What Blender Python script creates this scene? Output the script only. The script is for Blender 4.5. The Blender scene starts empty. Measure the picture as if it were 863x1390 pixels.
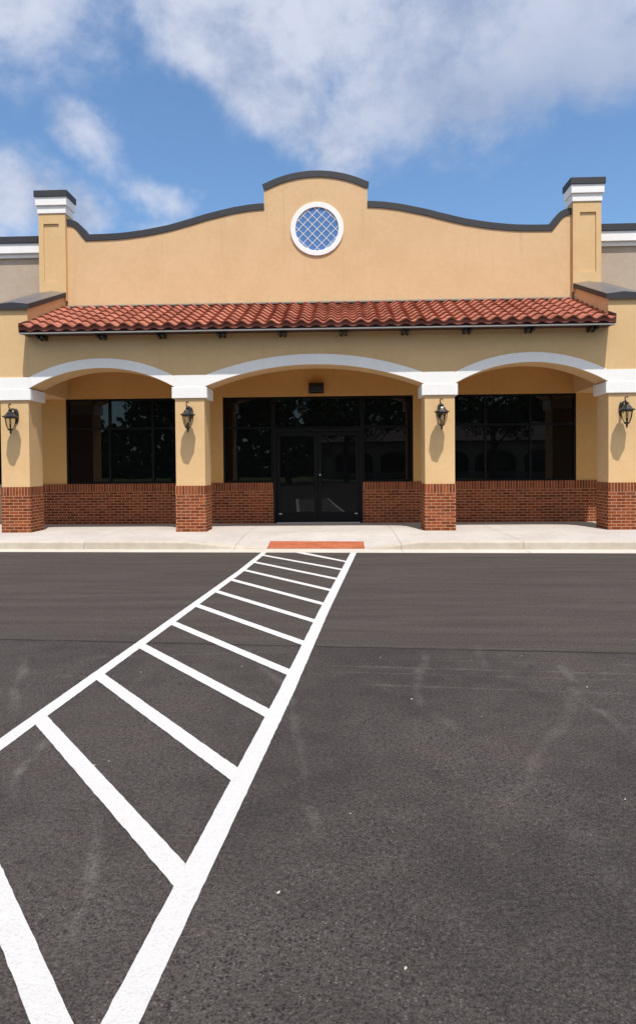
import bpy, bmesh, math, random
from mathutils import Vector, Matrix
random.seed(7)
R = math.radians
scene = bpy.context.scene
COL = scene.collection

# ------------------------------------------------------------------ camera
cam = bpy.data.cameras.new("camera")
cam_o = bpy.data.objects.new("camera", cam); COL.objects.link(cam_o)
CAM = Vector((0.5931, -14.2548, 1.5655))
rt = Vector((0.99931490, 0.03600986, -0.00854550))
up = Vector((0.00786691, 0.01894429, 0.99978959))
fw = Vector((-0.03616417, 0.99917186, -0.01864803))
M = Matrix((rt, up, -fw)).transposed().to_4x4(); M.translation = CAM
cam_o.matrix_world = M
cam.sensor_fit = 'HORIZONTAL'; cam.sensor_width = 36.0
cam.lens = 884.73 / 863 * 36.0
cam.shift_y = -45 / 863
cam.clip_start = 0.05; cam.clip_end = 5000
scene.camera = cam_o

# ------------------------------------------------------------------ light
SUN = Vector((0.27, -1.0, 2.5)).normalized()
SUN_EL = math.asin(SUN.z)
world = bpy.data.worlds.new("World"); scene.world = world
world.use_nodes = True
sun = bpy.data.lights.new("sun", 'SUN'); sun.energy = 4.25; sun.angle = R(0.53)
sun.color = (1.0, 0.955, 0.90)
sun_o = bpy.data.objects.new("sun", sun); COL.objects.link(sun_o)
sun_o.rotation_euler = SUN.to_track_quat('Z', 'Y').to_euler()
scene.view_settings.view_transform = 'Standard'
scene.view_settings.look = 'None'
scene.view_settings.exposure = 0.35
scene.view_settings.gamma = 1.0
SKY_STRENGTH = 0.13


class NT:
    """small node-tree helper"""
    def __init__(s, tree):
        s.t = tree; s.n = tree.nodes; s.l = tree.links
    def new(s, typ, **kw):
        n = s.n.new(typ)
        for k, v in kw.items(): setattr(n, k, v)
        return n
    def put(s, sock, v):
        if v is None: return
        if isinstance(v, bpy.types.NodeSocket): s.l.new(v, sock)
        else: sock.default_value = v
    def m(s, op, a, b=None, c=None, clamp=False):
        n = s.new('ShaderNodeMath', operation=op, use_clamp=clamp)
        for i, v in enumerate((a, b, c)): s.put(n.inputs[i], v)
        return n.outputs[0]
    def vm(s, op, a, b=None):
        n = s.new('ShaderNodeVectorMath', operation=op)
        s.put(n.inputs[0], a); s.put(n.inputs[1], b)
        return n.outputs['Value'] if op in ('LENGTH', 'DOT_PRODUCT', 'DISTANCE') else n.outputs[0]
    def noise(s, vec, scale, detail=4, rough=.55, dist=0.0):
        n = s.new('ShaderNodeTexNoise'); s.put(n.inputs['Vector'], vec)
        n.inputs['Scale'].default_value = scale; n.inputs['Detail'].default_value = detail
        n.inputs['Roughness'].default_value = rough; n.inputs['Distortion'].default_value = dist
        return n.outputs['Fac']
    def smooth(s, v, a, b):
        n = s.new('ShaderNodeMapRange', interpolation_type='SMOOTHSTEP')
        s.put(n.inputs[0], v); n.inputs[1].default_value = a; n.inputs[2].default_value = b
        return n.outputs[0]
    def lin(s, v, a, b, c, d):
        n = s.new('ShaderNodeMapRange'); s.put(n.inputs[0], v)
        for i, x in enumerate((a, b, c, d)): n.inputs[i + 1].default_value = x
        return n.outputs[0]
    def mix(s, f, a, b, typ='RGBA', blend='MIX'):
        n = s.new('ShaderNodeMix', data_type='RGBA', blend_type=blend)
        s.put(n.inputs[0], f)
        for i, v in ((6, a), (7, b)):
            if isinstance(v, tuple) and len(v) == 3: v = v + (1,)
            s.put(n.inputs[i], v)
        return n.outputs[2]
    def comb(s, x, y, z):
        n = s.new('ShaderNodeCombineXYZ')
        for i, v in enumerate((x, y, z)): s.put(n.inputs[i], v)
        return n.outputs[0]
    def sep(s, v):
        n = s.new('ShaderNodeSeparateXYZ'); s.put(n.inputs[0], v); return n.outputs


# ---- sky: Nishita plus a procedural cloud layer laid out by compass direction
w = NT(world.node_tree); w.n.clear()
out = w.new('ShaderNodeOutputWorld'); bg = w.new('ShaderNodeBackground')
sky = w.new('ShaderNodeTexSky', sky_type='NISHITA')
sky.sun_disc = False; sky.sun_elevation = SUN_EL
sky.sun_rotation = math.atan2(SUN.x, SUN.y)
sky.air_density = 1.0; sky.dust_density = 1.0; sky.ozone_density = 2.0
tc = w.new('ShaderNodeTexCoord')
d = w.vm('NORMALIZE', tc.outputs['Generated'])
dx, dy, dz = w.sep(d)
az = w.m('ARCTAN2', dx, dy); el = w.m('ARCSINE', dz)
aev = w.comb(az, w.m('MULTIPLY', el, 1.35), 0.0)
warp1 = w.noise(d, 5.0, 5, .6); warp2 = w.noise(w.vm('ADD', d, (3.1, 1.7, 5.3)), 5.0, 5, .6)
azw = w.m('ADD', az, w.m('MULTIPLY', w.m('SUBTRACT', warp1, .5), .22))
elw = w.m('ADD', el, w.m('MULTIPLY', w.m('SUBTRACT', warp2, .5), .16))


def blob(a, e, ra, re, rot, wt):
    u = w.m('SUBTRACT', azw, a); v = w.m('SUBTRACT', elw, e)
    c, s_ = math.cos(rot), math.sin(rot)
    p = w.m('ADD', w.m('MULTIPLY', u, c / ra), w.m('MULTIPLY', v, s_ / ra))
    q = w.m('ADD', w.m('MULTIPLY', u, -s_ / re), w.m('MULTIPLY', v, c / re))
    r = w.m('ADD', w.m('MULTIPLY', p, p), w.m('MULTIPLY', q, q))
    return w.m('MULTIPLY', w.m('EXPONENT', w.m('MULTIPLY', r, -1.0)), wt)


dens = None
for b in [(0.10, 0.64, .38, .125, 0, 1.6), (-0.15, 0.565, .17, .075, -.5, 1.55), (0.15, 0.505, .24, .07, .05, 1.15), (0.03, 0.46, .10, .06, 0, 1.0),
          (0.36, 0.55, .22, .085, 0, 1.2), (-0.46, 0.57, .13, .10, 0, 1.05), (-0.36, 0.435, .06, .035, -.6, .78),
          (-0.47, 0.365, .08, .05, 0, 1.2), (-0.39, 0.345, .06, .045, 0, 1.1), (-0.28, 0.375, .05, .03, -.5, .72),
          (-0.29, 0.335, .05, .02, 0, .6), (0.7, 0.5, .2, .2, 0, .7), (-0.8, 0.45, .2, .14, 0, .7),
          (2.5, .75, .9, .38, 0, 1.25), (-2.5, .75, .9, .38, 0, 1.25), (3.0, .22, .7, .12, 0, .9), (1.5, .4, .3, .2, 0, .8)]:
    v = blob(*b)
    dens = v if dens is None else w.m('MAXIMUM', dens, v)
n1 = w.noise(aev, 6.0, 11, .66, .4)
n2 = w.noise(aev, 26.0, 6, .6, .2)
nn = w.m('ADD', w.m('MULTIPLY', n1, .75), w.m('MULTIPLY', n2, .25))
dd = w.m('ADD', dens, w.m('MULTIPLY', w.m('SUBTRACT', nn, .5), 1.2))
mask = w.m('MULTIPLY', w.smooth(dd, .16, 1.02), .93)
shade = w.smooth(w.m('ADD', w.noise(aev, 4.5, 6, .6), w.m('MULTIPLY', w.m('SUBTRACT', nn, .5), .35)), .30, .60)
CLOUD_A = (1.95, 2.5, 3.65); CLOUD_B = (4.2, 4.45, 5.25)
dark_r = blob(0.32, 0.49, .24, .09, 0, .75)
ccol = w.mix(w.m('MULTIPLY', shade, w.m('SUBTRACT', 1.0, dark_r)), CLOUD_A, CLOUD_B)
ccol = w.mix(w.smooth(dy, .05, -.45), ccol, (7.2, 7.0, 6.8))      # unseen clouds behind the camera, added and brightened for whiter, stronger fill light
SKYTINT = (0.83, 1.01, 1.11)
skyc = w.mix(1.0, sky.outputs[0], SKYTINT, blend='MULTIPLY')
w.l.new(w.mix(mask, skyc, ccol), bg.inputs[0])
bg.inputs[1].default_value = SKY_STRENGTH
w.l.new(bg.outputs[0], out.inputs[0])


# ------------------------------------------------------------------ materials
def mat(name):
    m = bpy.data.materials.new(name); m.use_nodes = True
    t = NT(m.node_tree); t.n.clear()
    o = t.new('ShaderNodeOutputMaterial'); b = t.new('ShaderNodeBsdfPrincipled')
    t.l.new(b.outputs[0], o.inputs[0])
    return m, t, b


def setb(t, b, col=None, rough=None, metal=None, ior=None, spec=None):
    if col is not None: t.put(b.inputs['Base Color'], col + (1,) if isinstance(col, tuple) and len(col) == 3 else col)
    if rough is not None: t.put(b.inputs['Roughness'], rough)
    if metal is not None: b.inputs['Metallic'].default_value = metal
    if ior is not None: b.inputs['IOR'].default_value = ior
    if spec is not None: b.inputs['Specular IOR Level'].default_value = spec


def bump(t, b, h, strength=.3, dist=.01):
    n = t.new('ShaderNodeBump'); n.inputs['Strength'].default_value = strength
    n.inputs['Distance'].default_value = dist; t.put(n.inputs['Height'], h)
    t.l.new(n.outputs[0], b.inputs['Normal'])


def pos(t):
    return t.new('ShaderNodeNewGeometry').outputs['Position']


def stucco(name, col, col2, streak=.06):
    m, t, b = mat(name); P = pos(t)
    n = t.noise(P, 1.1, 6, .6); n2 = t.noise(P, 9, 5, .6)
    x, y, z = t.sep(P)
    st = t.noise(t.comb(t.m('MULTIPLY', x, 5.0), y, t.m('MULTIPLY', z, .35)), 1.0, 5, .6)
    f = t.m('ADD', t.m('MULTIPLY', n, .6), t.m('MULTIPLY', n2, .4))
    c = t.mix(t.smooth(f, .38, .62), col, col2)
    dirt = t.m('MULTIPLY', t.smooth(st, .54, .75), streak * 4)
    c = t.mix(dirt, c, tuple(v * .78 for v in col))
    setb(t, b, c, .9, spec=.25)
    bump(t, b, t.m('ADD', t.noise(P, 260, 3, .7), t.m('MULTIPLY', t.noise(P, 40, 3, .6), .6)), .35, .004)
    return m


M_YEL = stucco('yellow_stucco', (0.655, 0.432, 0.212), (0.695, 0.465, 0.240), .05)
def add_drips(m):
    t = NT(m.node_tree); b = [n for n in t.n if n.type == 'BSDF_PRINCIPLED'][0]
    P = pos(t); x, y, z = t.sep(P)
    src = b.inputs['Base Color'].links[0].from_socket
    st = t.noise(t.comb(t.m('MULTIPLY', x, 7.0), 0.0, t.m('MULTIPLY', z, .22)), 1.0, 4, .6)
    k = t.m('MULTIPLY', t.smooth(st, .56, .74), t.smooth(z, 6.6, 7.9))
    one = t.m('MULTIPLY', t.smooth(t.m('ABSOLUTE', t.m('SUBTRACT', t.m('ADD', x, t.m('MULTIPLY', t.m('SUBTRACT', t.noise(P, 4, 3), .5), .1)), 5.05)), .07, .0), t.smooth(z, 6.2, 7.4))
    k = t.m('MAXIMUM', t.m('MULTIPLY', k, .5), t.m('MULTIPLY', one, .55))
    t.l.new(t.mix(t.m('MULTIPLY', k, .4), src, (.36, .27, .17)), b.inputs['Base Color'])


M_PAR = stucco('peach_stucco', (0.655, 0.428, 0.230), (0.70, 0.465, 0.260), .05)
add_drips(M_PAR)
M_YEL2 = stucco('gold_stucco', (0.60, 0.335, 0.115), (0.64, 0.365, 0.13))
M_TAUPE = stucco('taupe_stucco', (0.44, 0.345, 0.265), (0.49, 0.39, 0.30))
M_WHITE = stucco('white_stucco', (0.85, 0.82, 0.785), (0.885, 0.86, 0.83), .05)


def metal(name, col, rough=.45, var=.15):
    m, t, b = mat(name); P = pos(t)
    n = t.noise(P, 3, 5, .6)
    c = t.mix(n, tuple(v * (1 - var) for v in col), tuple(v * (1 + var) for v in col))
    setb(t, b, c, t.lin(t.noise(P, 14, 4), 0, 1, rough * .8, rough * 1.25), spec=.5)
    return m


M_COPE = metal('dark_coping_metal', (0.026, 0.025, 0.029), .6, .25)
M_CAP = metal('sunlit_cap_metal', (0.23, 0.21, 0.195), .42, .2)  # paler copy of the coping metal, sun and sky glare put into the colour
M_CAP.node_tree.nodes['Principled BSDF'].inputs['Metallic'].default_value = .75
M_FLASH = metal('grey_flashing', (0.12, 0.115, 0.105), .6, .4)
M_DRIP = metal('pale_drip_metal', (0.30, 0.29, 0.28), .4, .15)
M_MAROON = metal('maroon_board', (0.055, 0.022, 0.018), .7, .3)
M_BLACK = metal('black_paint', (0.010, 0.010, 0.011), .35, .2)
M_FRAME = metal('black_anodised', (0.003, 0.003, 0.003), .6, .2)
M_FRAME.node_tree.nodes['Principled BSDF'].inputs['Specular IOR Level'].default_value = .22
M_STEEL = metal('steel', (0.55, 0.55, 0.54), .3, .1)
M_BULB = metal('frosted_candle', (0.75, 0.72, 0.62), .4, .05)


def glass_dark():
    m, t, b = mat('dark_tinted_glass'); P = pos(t)
    setb(t, b, (0.004, 0.0045, 0.005), .012, ior=1.5, spec=.5)
    x, y, z = t.sep(P)
    bump(t, b, t.noise(t.comb(x, y, t.m('MULTIPLY', z, .6)), 1.3, 2, .5), .045, .03)
    return m


M_GLASS = glass_dark()


def blue_pane():
    m, t, b = mat('blue_glass'); P = pos(t)
    c = t.mix(t.noise(P, 4, 3), (0.075, 0.175, 0.40), (0.10, 0.21, 0.455))
    setb(t, b, c, .15, ior=1.5)
    return m


M_BLUE = blue_pane()
m, t, b = mat('clear_lantern_glass')
gl = t.new('ShaderNodeBsdfGlass'); gl.inputs['Roughness'].default_value = .12; gl.inputs['IOR'].default_value = 1.12
gl.inputs['Color'].default_value = (.86, .84, .78, 1)
t.l.new(gl.outputs[0], [n for n in t.n if n.type == 'OUTPUT_MATERIAL'][0].inputs[0]); t.n.remove(b)
M_LGLASS = m


def brick(name, soldier_z, c1, c2, mort):
    """running bond with a soldier course above soldier_z; UV is in metres"""
    m, t, b = mat(name)
    uv = t.new('ShaderNodeUVMap'); u, v, _ = t.sep(uv.outputs[0])

    def tex(w_, h_, vo, off):
        n = t.new('ShaderNodeTexBrick'); n.offset = off; n.squash = 1
        n.inputs['Vector'].default_value = (0, 0, 0)
        t.put(n.inputs['Vector'], t.comb(u, t.m('SUBTRACT', v, vo), 0.0))
        n.inputs['Scale'].default_value = 1.0
        n.inputs['Mortar Size'].default_value = .0062
        n.inputs['Mortar Smooth'].default_value = .25
        n.inputs['Bias'].default_value = 0
        n.inputs['Brick Width'].default_value = w_; n.inputs['Row Height'].default_value = h_
        n.inputs['Color1'].default_value = (0, 0, 0, 1); n.inputs['Color2'].default_value = (1, 1, 1, 1)
        return n
    A = tex(.2032, .0680, .151, .5); B = tex(.0680, .40, soldier_z - .002, 0.0)
    sel = t.m('GREATER_THAN', v, soldier_z)
    rnd = t.mix(sel, A.outputs['Color'], B.outputs['Color'])
    fac = t.m('ADD', t.m('MULTIPLY', A.outputs['Fac'], t.m('SUBTRACT', 1.0, sel)), t.m('MULTIPLY', B.outputs['Fac'], sel))
    P = pos(t)
    rs = t.sep(rnd)[0]
    r2 = t.m('ADD', rs, t.m('MULTIPLY', t.m('SUBTRACT', t.noise(P, 22, 4, .6), .5), 1.1))
    c = t.mix(t.m('ADD', r2, 0.0, clamp=True), c1, c2)
    dark = t.smooth(t.noise(t.comb(t.m('MULTIPLY', u, 5), t.m('MULTIPLY', v, 14.7), 0.0), 1.0, 1, .5), .56, .66)
    c = t.mix(t.m('MULTIPLY', dark, .45), c, tuple(k * .45 for k in c1))
    c = t.mix(t.m('MULTIPLY', t.smooth(t.noise(P, 3.0, 5, .65), .52, .75), .10), c, (0.45, 0.30, 0.20))
    mc = t.mix(t.noise(P, 30, 3), tuple(k * .85 for k in mort), mort)
    c = t.mix(fac, c, mc)
    setb(t, b, c, .9, spec=.1)
    bump(t, b, t.m('SUBTRACT', t.m('MULTIPLY', t.noise(P, 130, 3), .3), fac), .6, .006)
    return m


SOLD = .968
M_BRICK = brick('red_brick', SOLD, (0.150, 0.034, 0.013), (0.29, 0.073, 0.027), (0.50, 0.31, 0.19))
M_BRICK2 = brick('buff_brick', 5.0, (0.36, 0.27, 0.17), (0.52, 0.42, 0.29), (0.55, 0.49, 0.40))


def tile_mat():
    m, t, b = mat('terracotta_tile'); P = pos(t)
    at = t.new('ShaderNodeAttribute', attribute_name='tile'); rnd = at.outputs['Fac']
    c = t.mix(rnd, (0.27, 0.080, 0.046), (0.42, 0.150, 0.092))
    c = t.mix(t.m('MULTIPLY', t.smooth(t.noise(P, 9, 5, .65), .5, .72), .35), c, (0.30, 0.12, 0.08))
    c = t.mix(t.m('MULTIPLY', t.smooth(t.noise(P, 17, 5, .65), .56, .74), .25), c, (0.52, 0.28, 0.19))
    setb(t, b, c, .82, spec=.3)
    bump(t, b, t.noise(P, 160, 3), .25, .004)
    return m


M_TILE = tile_mat()


def kerb_y(x): return -1.98 - .035 * x
def gut_y(x): return -2.42 - .045 * x


def concrete(name, ca, cb, joints=True, stain=(.42, .37, .30)):
    m, t, b = mat(name); P = pos(t); x, y, z = t.sep(P)
    n = t.m('ADD', t.m('MULTIPLY', t.noise(P, .8, 7, .62), .6), t.m('MULTIPLY', t.noise(P, 7, 6, .65), .4))
    c = t.mix(t.smooth(n, .36, .64), ca, cb)
    c = t.mix(t.m('MULTIPLY', t.smooth(t.noise(t.comb(t.m('MULTIPLY', x, .7), t.m('MULTIPLY', y, 3), z), 1.6, 6, .65), .55, .75), .35), c, stain)
    c = t.mix(t.m('MULTIPLY', t.smooth(t.noise(P, 90, 3, .6), .6, .75), .25), c, tuple(k * .6 for k in ca))
    h = t.noise(P, 120, 3, .6)
    if joints:
        jm = None
        wob = t.m('MULTIPLY', t.m('SUBTRACT', t.noise(P, 25, 2), .5), .006)
        for xj in (-10.5, -7.45, -4.4, -1.45, 1.7, 3.94, 7.1, 10.2):
            k = t.m('LESS_THAN', t.m('ABSOLUTE', t.m('ADD', t.m('SUBTRACT', x, xj), wob)), .0075)
            jm = k if jm is None else t.m('MAXIMUM', jm, k)
        k = t.m('LESS_THAN', t.m('ABSOLUTE', t.m('ADD', t.m('ADD', y, .03), wob)), .006)
        k = t.m('MULTIPLY', k, t.m('GREATER_THAN', z, .1))
        jm = t.m('MAXIMUM', jm, t.m('MULTIPLY', k, 0.5))
        c = t.mix(t.m('MULTIPLY', jm, .62), c, (.17, .15, .125))
        h = t.m('SUBTRACT', h, t.m('MULTIPLY', jm, 3))
    setb(t, b, c, .9, spec=.25)
    bump(t, b, h, .25, .004)
    return m


M_WALK = concrete('sidewalk_concrete', (0.385, 0.345, 0.31), (0.465, 0.425, 0.39))
M_KERB = concrete('kerb_concrete', (0.40, 0.345, 0.275), (0.49, 0.43, 0.355), stain=(.36, .27, .17))
M_GUT = concrete('gutter_concrete', (0.46, 0.41, 0.345), (0.53, 0.48, 0.415))


def asphalt():
    m, t, b = mat('asphalt'); P = pos(t); x, y, z = t.sep(P)
    # seam between the newer strip along the kerb and the older field
    sv = t.m('ADD', t.m('ADD', y, 8.585), t.m('MULTIPLY', x, .075))
    wob = t.m('MULTIPLY', t.m('SUBTRACT', t.noise(P, 3.0, 4, .6), .5), .05)
    wob2 = t.m('MULTIPLY', t.m('SUBTRACT', t.noise(P, .75, 2, .5), .5), .5)
    sv = t.m('ADD', sv, wob)
    newer = t.smooth(sv, -.03, .03)
    big = t.noise(P, .55, 6, .6); mid = t.noise(P, 3.5, 6, .65)
    grain = t.noise(P, 130, 3, .75); grain2 = t.noise(P, 48, 3, .75)
    old = t.mix(t.smooth(t.m('ADD', t.m('MULTIPLY', big, .6), t.m('MULTIPLY', mid, .4)), .36, .64), (0.036, 0.030, 0.0275), (0.060, 0.050, 0.0460))
    strk = t.noise(t.comb(t.m('MULTIPLY', x, .35), t.m('MULTIPLY', y, 3.2), 0.0), 1.3, 7, .65)
    new = t.mix(t.smooth(strk, .34, .66), (0.047, 0.0385, 0.034), (0.064, 0.0525, 0.046))
    c = t.mix(newer, old, new)
    g = t.m('ADD', t.m('MULTIPLY', grain, .6), t.m('MULTIPLY', grain2, .4))
    c = t.mix(1.0, c, t.mix(t.smooth(g, .36, .64), (.38, .38, .38), (1.62, 1.60, 1.57)), blend='MULTIPLY')
    coarse = t.m('MULTIPLY', t.smooth(t.noise(P, 1.1, 4, .6), .42, .62), t.m('SUBTRACT', 1.0, t.m('MULTIPLY', newer, .8)))
    v3 = t.new('ShaderNodeTexVoronoi'); t.put(v3.inputs['Vector'], P); v3.inputs['Scale'].default_value = 60
    hole = t.m('MULTIPLY', t.m('LESS_THAN', v3.outputs['Distance'], .36), t.m('GREATER_THAN', t.sep(v3.outputs['Color'])[0], .62))
    c = t.mix(t.m('MULTIPLY', t.m('MULTIPLY', hole, coarse), .7), c, (0.012, 0.010, 0.0095))
    # exposed pale aggregate
    vo = t.new('ShaderNodeTexVoronoi'); t.put(vo.inputs['Vector'], P); vo.inputs['Scale'].default_value = 85
    vc = t.sep(vo.outputs['Color'])
    agg = t.m('MULTIPLY', t.m('LESS_THAN', vo.outputs['Distance'], .36), t.m('GREATER_THAN', vc[0], .86))
    c = t.mix(t.m('MULTIPLY', agg, t.lin(coarse, 0, 1, .25, .5)), c, (0.15, 0.135, 0.122))
    # small pale chips and dark pits
    v2 = t.new('ShaderNodeTexVoronoi'); t.put(v2.inputs['Vector'], P); v2.inputs['Scale'].default_value = 11
    vc2 = t.sep(v2.outputs['Color'])
    chip = t.m('MULTIPLY', t.m('LESS_THAN', t.m('ADD', v2.outputs['Distance'], t.m('MULTIPLY', grain, .12)), .125), t.m('GREATER_THAN', vc2[1], t.lin(big, .35, .65, 1.0, .95)))
    c = t.mix(t.m('MULTIPLY', chip, .6), c, (0.36, 0.34, 0.31))
    pit = t.m('MULTIPLY', t.m('LESS_THAN', v2.outputs['Distance'], .13), t.m('GREATER_THAN', vc2[2], .93))
    c = t.mix(t.m('MULTIPLY', pit, .5), c, (0.02, 0.018, 0.017))
    # tyre scuffs: worn pale streaks between ground points
    stip = t.smooth(t.m('ADD', t.m('MULTIPLY', t.noise(P, 75, 4, .85), .6), t.m('MULTIPLY', mid, .4)), .44, .60)
    sc = None
    segs = [((-1.11, -10.6), (-.95, -11.25), .055, .55), ((-.54, -11.3), (-.31, -12.1), .05, .42),
            ((-.17, -8.66), (.12, -9.7), .06, .30), ((.12, -9.7), (.32, -10.6), .06, .38), ((.32, -10.6), (.46, -11.5), .05, .28),
            ((1.20, -8.85), (1.16, -10.03), .07, .38), ((1.16, -10.0), (1.45, -10.6), .08, .22),
            ((1.69, -8.6), (1.65, -9.2), .07, .32), ((2.36, -9.05), (2.18, -10.0), .07, .40), ((2.18, -10.0), (2.18, -10.7), .07, .30),
            ((2.4, -9.5), (1.3, -11.2), .06, .22), ((-2.05, -9.0), (-1.62, -10.07), .07, .34), ((-.75, -8.9), (-1.0, -9.9), .08, .18),
            ((.5, -9.16), (3.6, -9.42), .035, .34), ((.6, -9.32), (3.8, -9.58), .03, .30), ((.75, -9.6), (3.4, -9.86), .03, .32),
            ((1.1, -9.00), (4.5, -9.25), .03, .22), ((-1.4, -8.95), (.3, -8.75), .04, .26), ((2.2, -10.3), (2.9, -12.2), .12, .16),
            ((1.5, -11.3), (1.9, -12.6), .16, .16), ((.2, -8.55), (2.4, -8.72), .05, .14), ((-1.9, -9.35), (-.6, -9.6), .05, .14)]
    for (ax, ay), (bx_, by_), wd, st in segs:
        L = math.hypot(bx_ - ax, by_ - ay); ux, uy = (bx_ - ax) / L, (by_ - ay) / L
        px = t.m('ADD', x, wob2 if wd > .045 else wob); rx = t.m('SUBTRACT', px, ax); ry = t.m('SUBTRACT', y, ay)
        al = t.m('ADD', t.m('MULTIPLY', rx, ux), t.m('MULTIPLY', ry, uy))
        ac = t.m('ABSOLUTE', t.m('SUBTRACT', t.m('MULTIPLY', rx, uy), t.m('MULTIPLY', ry, ux)))
        k = t.m('MULTIPLY', t.smooth(ac, wd * .8, wd * .1), t.m('MULTIPLY', t.smooth(al, -.12, .12), t.smooth(al, L + .12, L - .12)))
        k = t.m('MULTIPLY', k, st * .85)
        sc = k if sc is None else t.m('MAXIMUM', sc, k)
    c = t.mix(t.m('MULTIPLY', t.m('MULTIPLY', sc, stip), .62, clamp=True), c, (0.27, 0.25, 0.225))
    # seam line itself
    sl = t.m('MULTIPLY', t.smooth(t.m('ABSOLUTE', sv), .035, .008), t.lin(t.noise(P, 1.2, 3), .3, .6, .35, 1.0))
    c = t.mix(t.m('MULTIPLY', sl, .8), c, (0.014, 0.012, 0.011))
    setb(t, b, c, t.lin(g, .3, .7, .7, .9), spec=.18)
    hh = t.m('ADD', g, t.m('MULTIPLY', vo.outputs['Distance'], .7))
    bump(t, b, hh, .8, .007)
    return m


M_ASPH = asphalt()


def paint():
    m, t, b = mat('white_road_paint'); P = pos(t)
    g = t.noise(P, 95, 4, .75); n = t.noise(P, 2.2, 5, .6)
    c = t.mix(n, (0.54, 0.515, 0.495), (0.60, 0.575, 0.555))
    wear = t.m('MULTIPLY', t.smooth(t.m('ADD', g, t.m('MULTIPLY', n, .12)), .58, .72), .5)
    c = t.mix(wear, c, (0.36, 0.345, 0.33))
    tr = t.m('MULTIPLY', t.smooth(t.noise(P, 12, 5, .7), .52, .68), .22)
    c = t.mix(tr, c, (0.45, 0.40, 0.36))
    setb(t, b, c, .7, spec=.2)
    bump(t, b, g, .9, .008)
    return m


M_PAINT = paint()


def paver():
    m, t, b = mat('red_tactile_paving'); P = pos(t); x, y, z = t.sep(P)
    n = t.new('ShaderNodeTexBrick'); n.offset = .5
    t.put(n.inputs['Vector'], t.comb(x, y, 0.0)); n.inputs['Scale'].default_value = 1
    n.inputs['Brick Width'].default_value = .2; n.inputs['Row Height'].default_value = .1; n.inputs['Mortar Size'].default_value = .004
    n.inputs['Color1'].default_value = (.30, .075, .028, 1); n.inputs['Color2'].default_value = (.40, .115, .048, 1)
    n.inputs['Mortar'].default_value = (.22, .07, .04, 1)
    c = t.mix(t.m('MULTIPLY', t.smooth(t.noise(P, 12, 5, .7), .5, .7), .3), n.outputs['Color'], (.42, .18, .10))
    setb(t, b, c, .85, spec=.3); bump(t, b, t.noise(P, 90, 3), .3, .004)
    return m


M_PAVER = paver()


def flat(name, ca, cb, sc=.3, rough=.95):
    m, t, b = mat(name); P = pos(t)
    setb(t, b, t.mix(t.smooth(t.noise(P, sc, 8, .65), .35, .65), ca, cb), rough, spec=.2)
    return m


M_GRASS = flat('grass', (0.05, 0.09, 0.025), (0.10, 0.14, 0.05))
M_LEAF = flat('oak_leaves', (0.035, 0.075, 0.018), (0.085, 0.14, 0.035), .8, .7)
M_BARK = flat('bark', (0.10, 0.075, 0.055), (0.18, 0.14, 0.10), 6)
M_ROOFMEM = flat('roof_membrane', (0.30, 0.29, 0.27), (0.38, 0.37, 0.35), 1)
M_AWN = flat('brown_awning', (0.075, 0.045, 0.03), (0.11, 0.065, 0.045), 3, .8)
M_SHINGLE = flat('shingle', (0.10, 0.085, 0.075), (0.16, 0.135, 0.12), 3)


# ------------------------------------------------------------------ object helpers
def tag(o, label=None, cat=None, group=None, kind=None):
    if label: o['label'] = label
    if cat: o['category'] = cat
    if group: o['group'] = group
    if kind: o['kind'] = kind
    return o


def thing(name, label, cat, loc=(0, 0, 0), group=None):
    o = bpy.data.objects.new(name, None); COL.objects.link(o); o.location = loc
    o.empty_display_size = .3
    return tag(o, label, cat, group)


def boxuv(bm):
    uv = bm.loops.layers.uv.verify()
    for f in bm.faces:
        n = f.normal
        for l in f.loops:
            c = l.vert.co
            if abs(n.x) > abs(n.y) and abs(n.x) > abs(n.z): l[uv].uv = (c.y + .07, c.z)
            elif abs(n.z) > .7: l[uv].uv = (c.x, c.y)
            else: l[uv].uv = (c.x, c.z)


def obj(name, bm, material, parent=None, smooth=False, bev=0.0, uvs=False):
    bmesh.ops.remove_doubles(bm, verts=bm.verts, dist=1e-5)
    bmesh.ops.recalc_face_normals(bm, faces=bm.faces)
    if uvs: bm.normal_update(); boxuv(bm)
    me = bpy.data.meshes.new(name); bm.to_mesh(me); bm.free()
    if smooth:
        for p in me.polygons: p.use_smooth = True
    mats = material if isinstance(material, (list, tuple)) else [material]
    for m_ in mats: me.materials.append(m_)
    o = bpy.data.objects.new(name, me); COL.objects.link(o)
    if parent is not None: o.parent = parent
    if bev:
        md = o.modifiers.new('bevel', 'BEVEL'); md.width = bev; md.segments = 2; md.limit_method = 'ANGLE'; md.angle_limit = R(40)
    return o


def BM(): return bmesh.new()


def box(bm, x0, x1, y0, y1, z0, z1):
    if x0 > x1: x0, x1 = x1, x0
    v = [bm.verts.new((x, y, z)) for z in (z0, z1) for y in (y0, y1) for x in (x0, x1)]
    for q in ((0, 1, 3, 2), (4, 6, 7, 5), (0, 4, 5, 1), (2, 3, 7, 6), (0, 2, 6, 4), (1, 5, 7, 3)):
        bm.faces.new([v[i] for i in q])
    return bm


def prism(bm, pts, axis, a, b_):
    """extrude polygon pts (2D) along axis from a to b_. axis 'y': pts=(x,z); axis 'x': pts=(y,z)"""
    def mk(p, t_): return (p[0], t_, p[1]) if axis == 'y' else ((t_, p[0], p[1]) if axis == 'x' else (p[0], p[1], t_))
    A = [bm.verts.new(mk(p, a)) for p in pts]; B = [bm.verts.new(mk(p, b_)) for p in pts]
    bm.faces.new(A); bm.faces.new(B[::-1])
    n = len(pts)
    for i in range(n): bm.faces.new((A[i], A[(i + 1) % n], B[(i + 1) % n], B[i]))
    return bm


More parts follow.
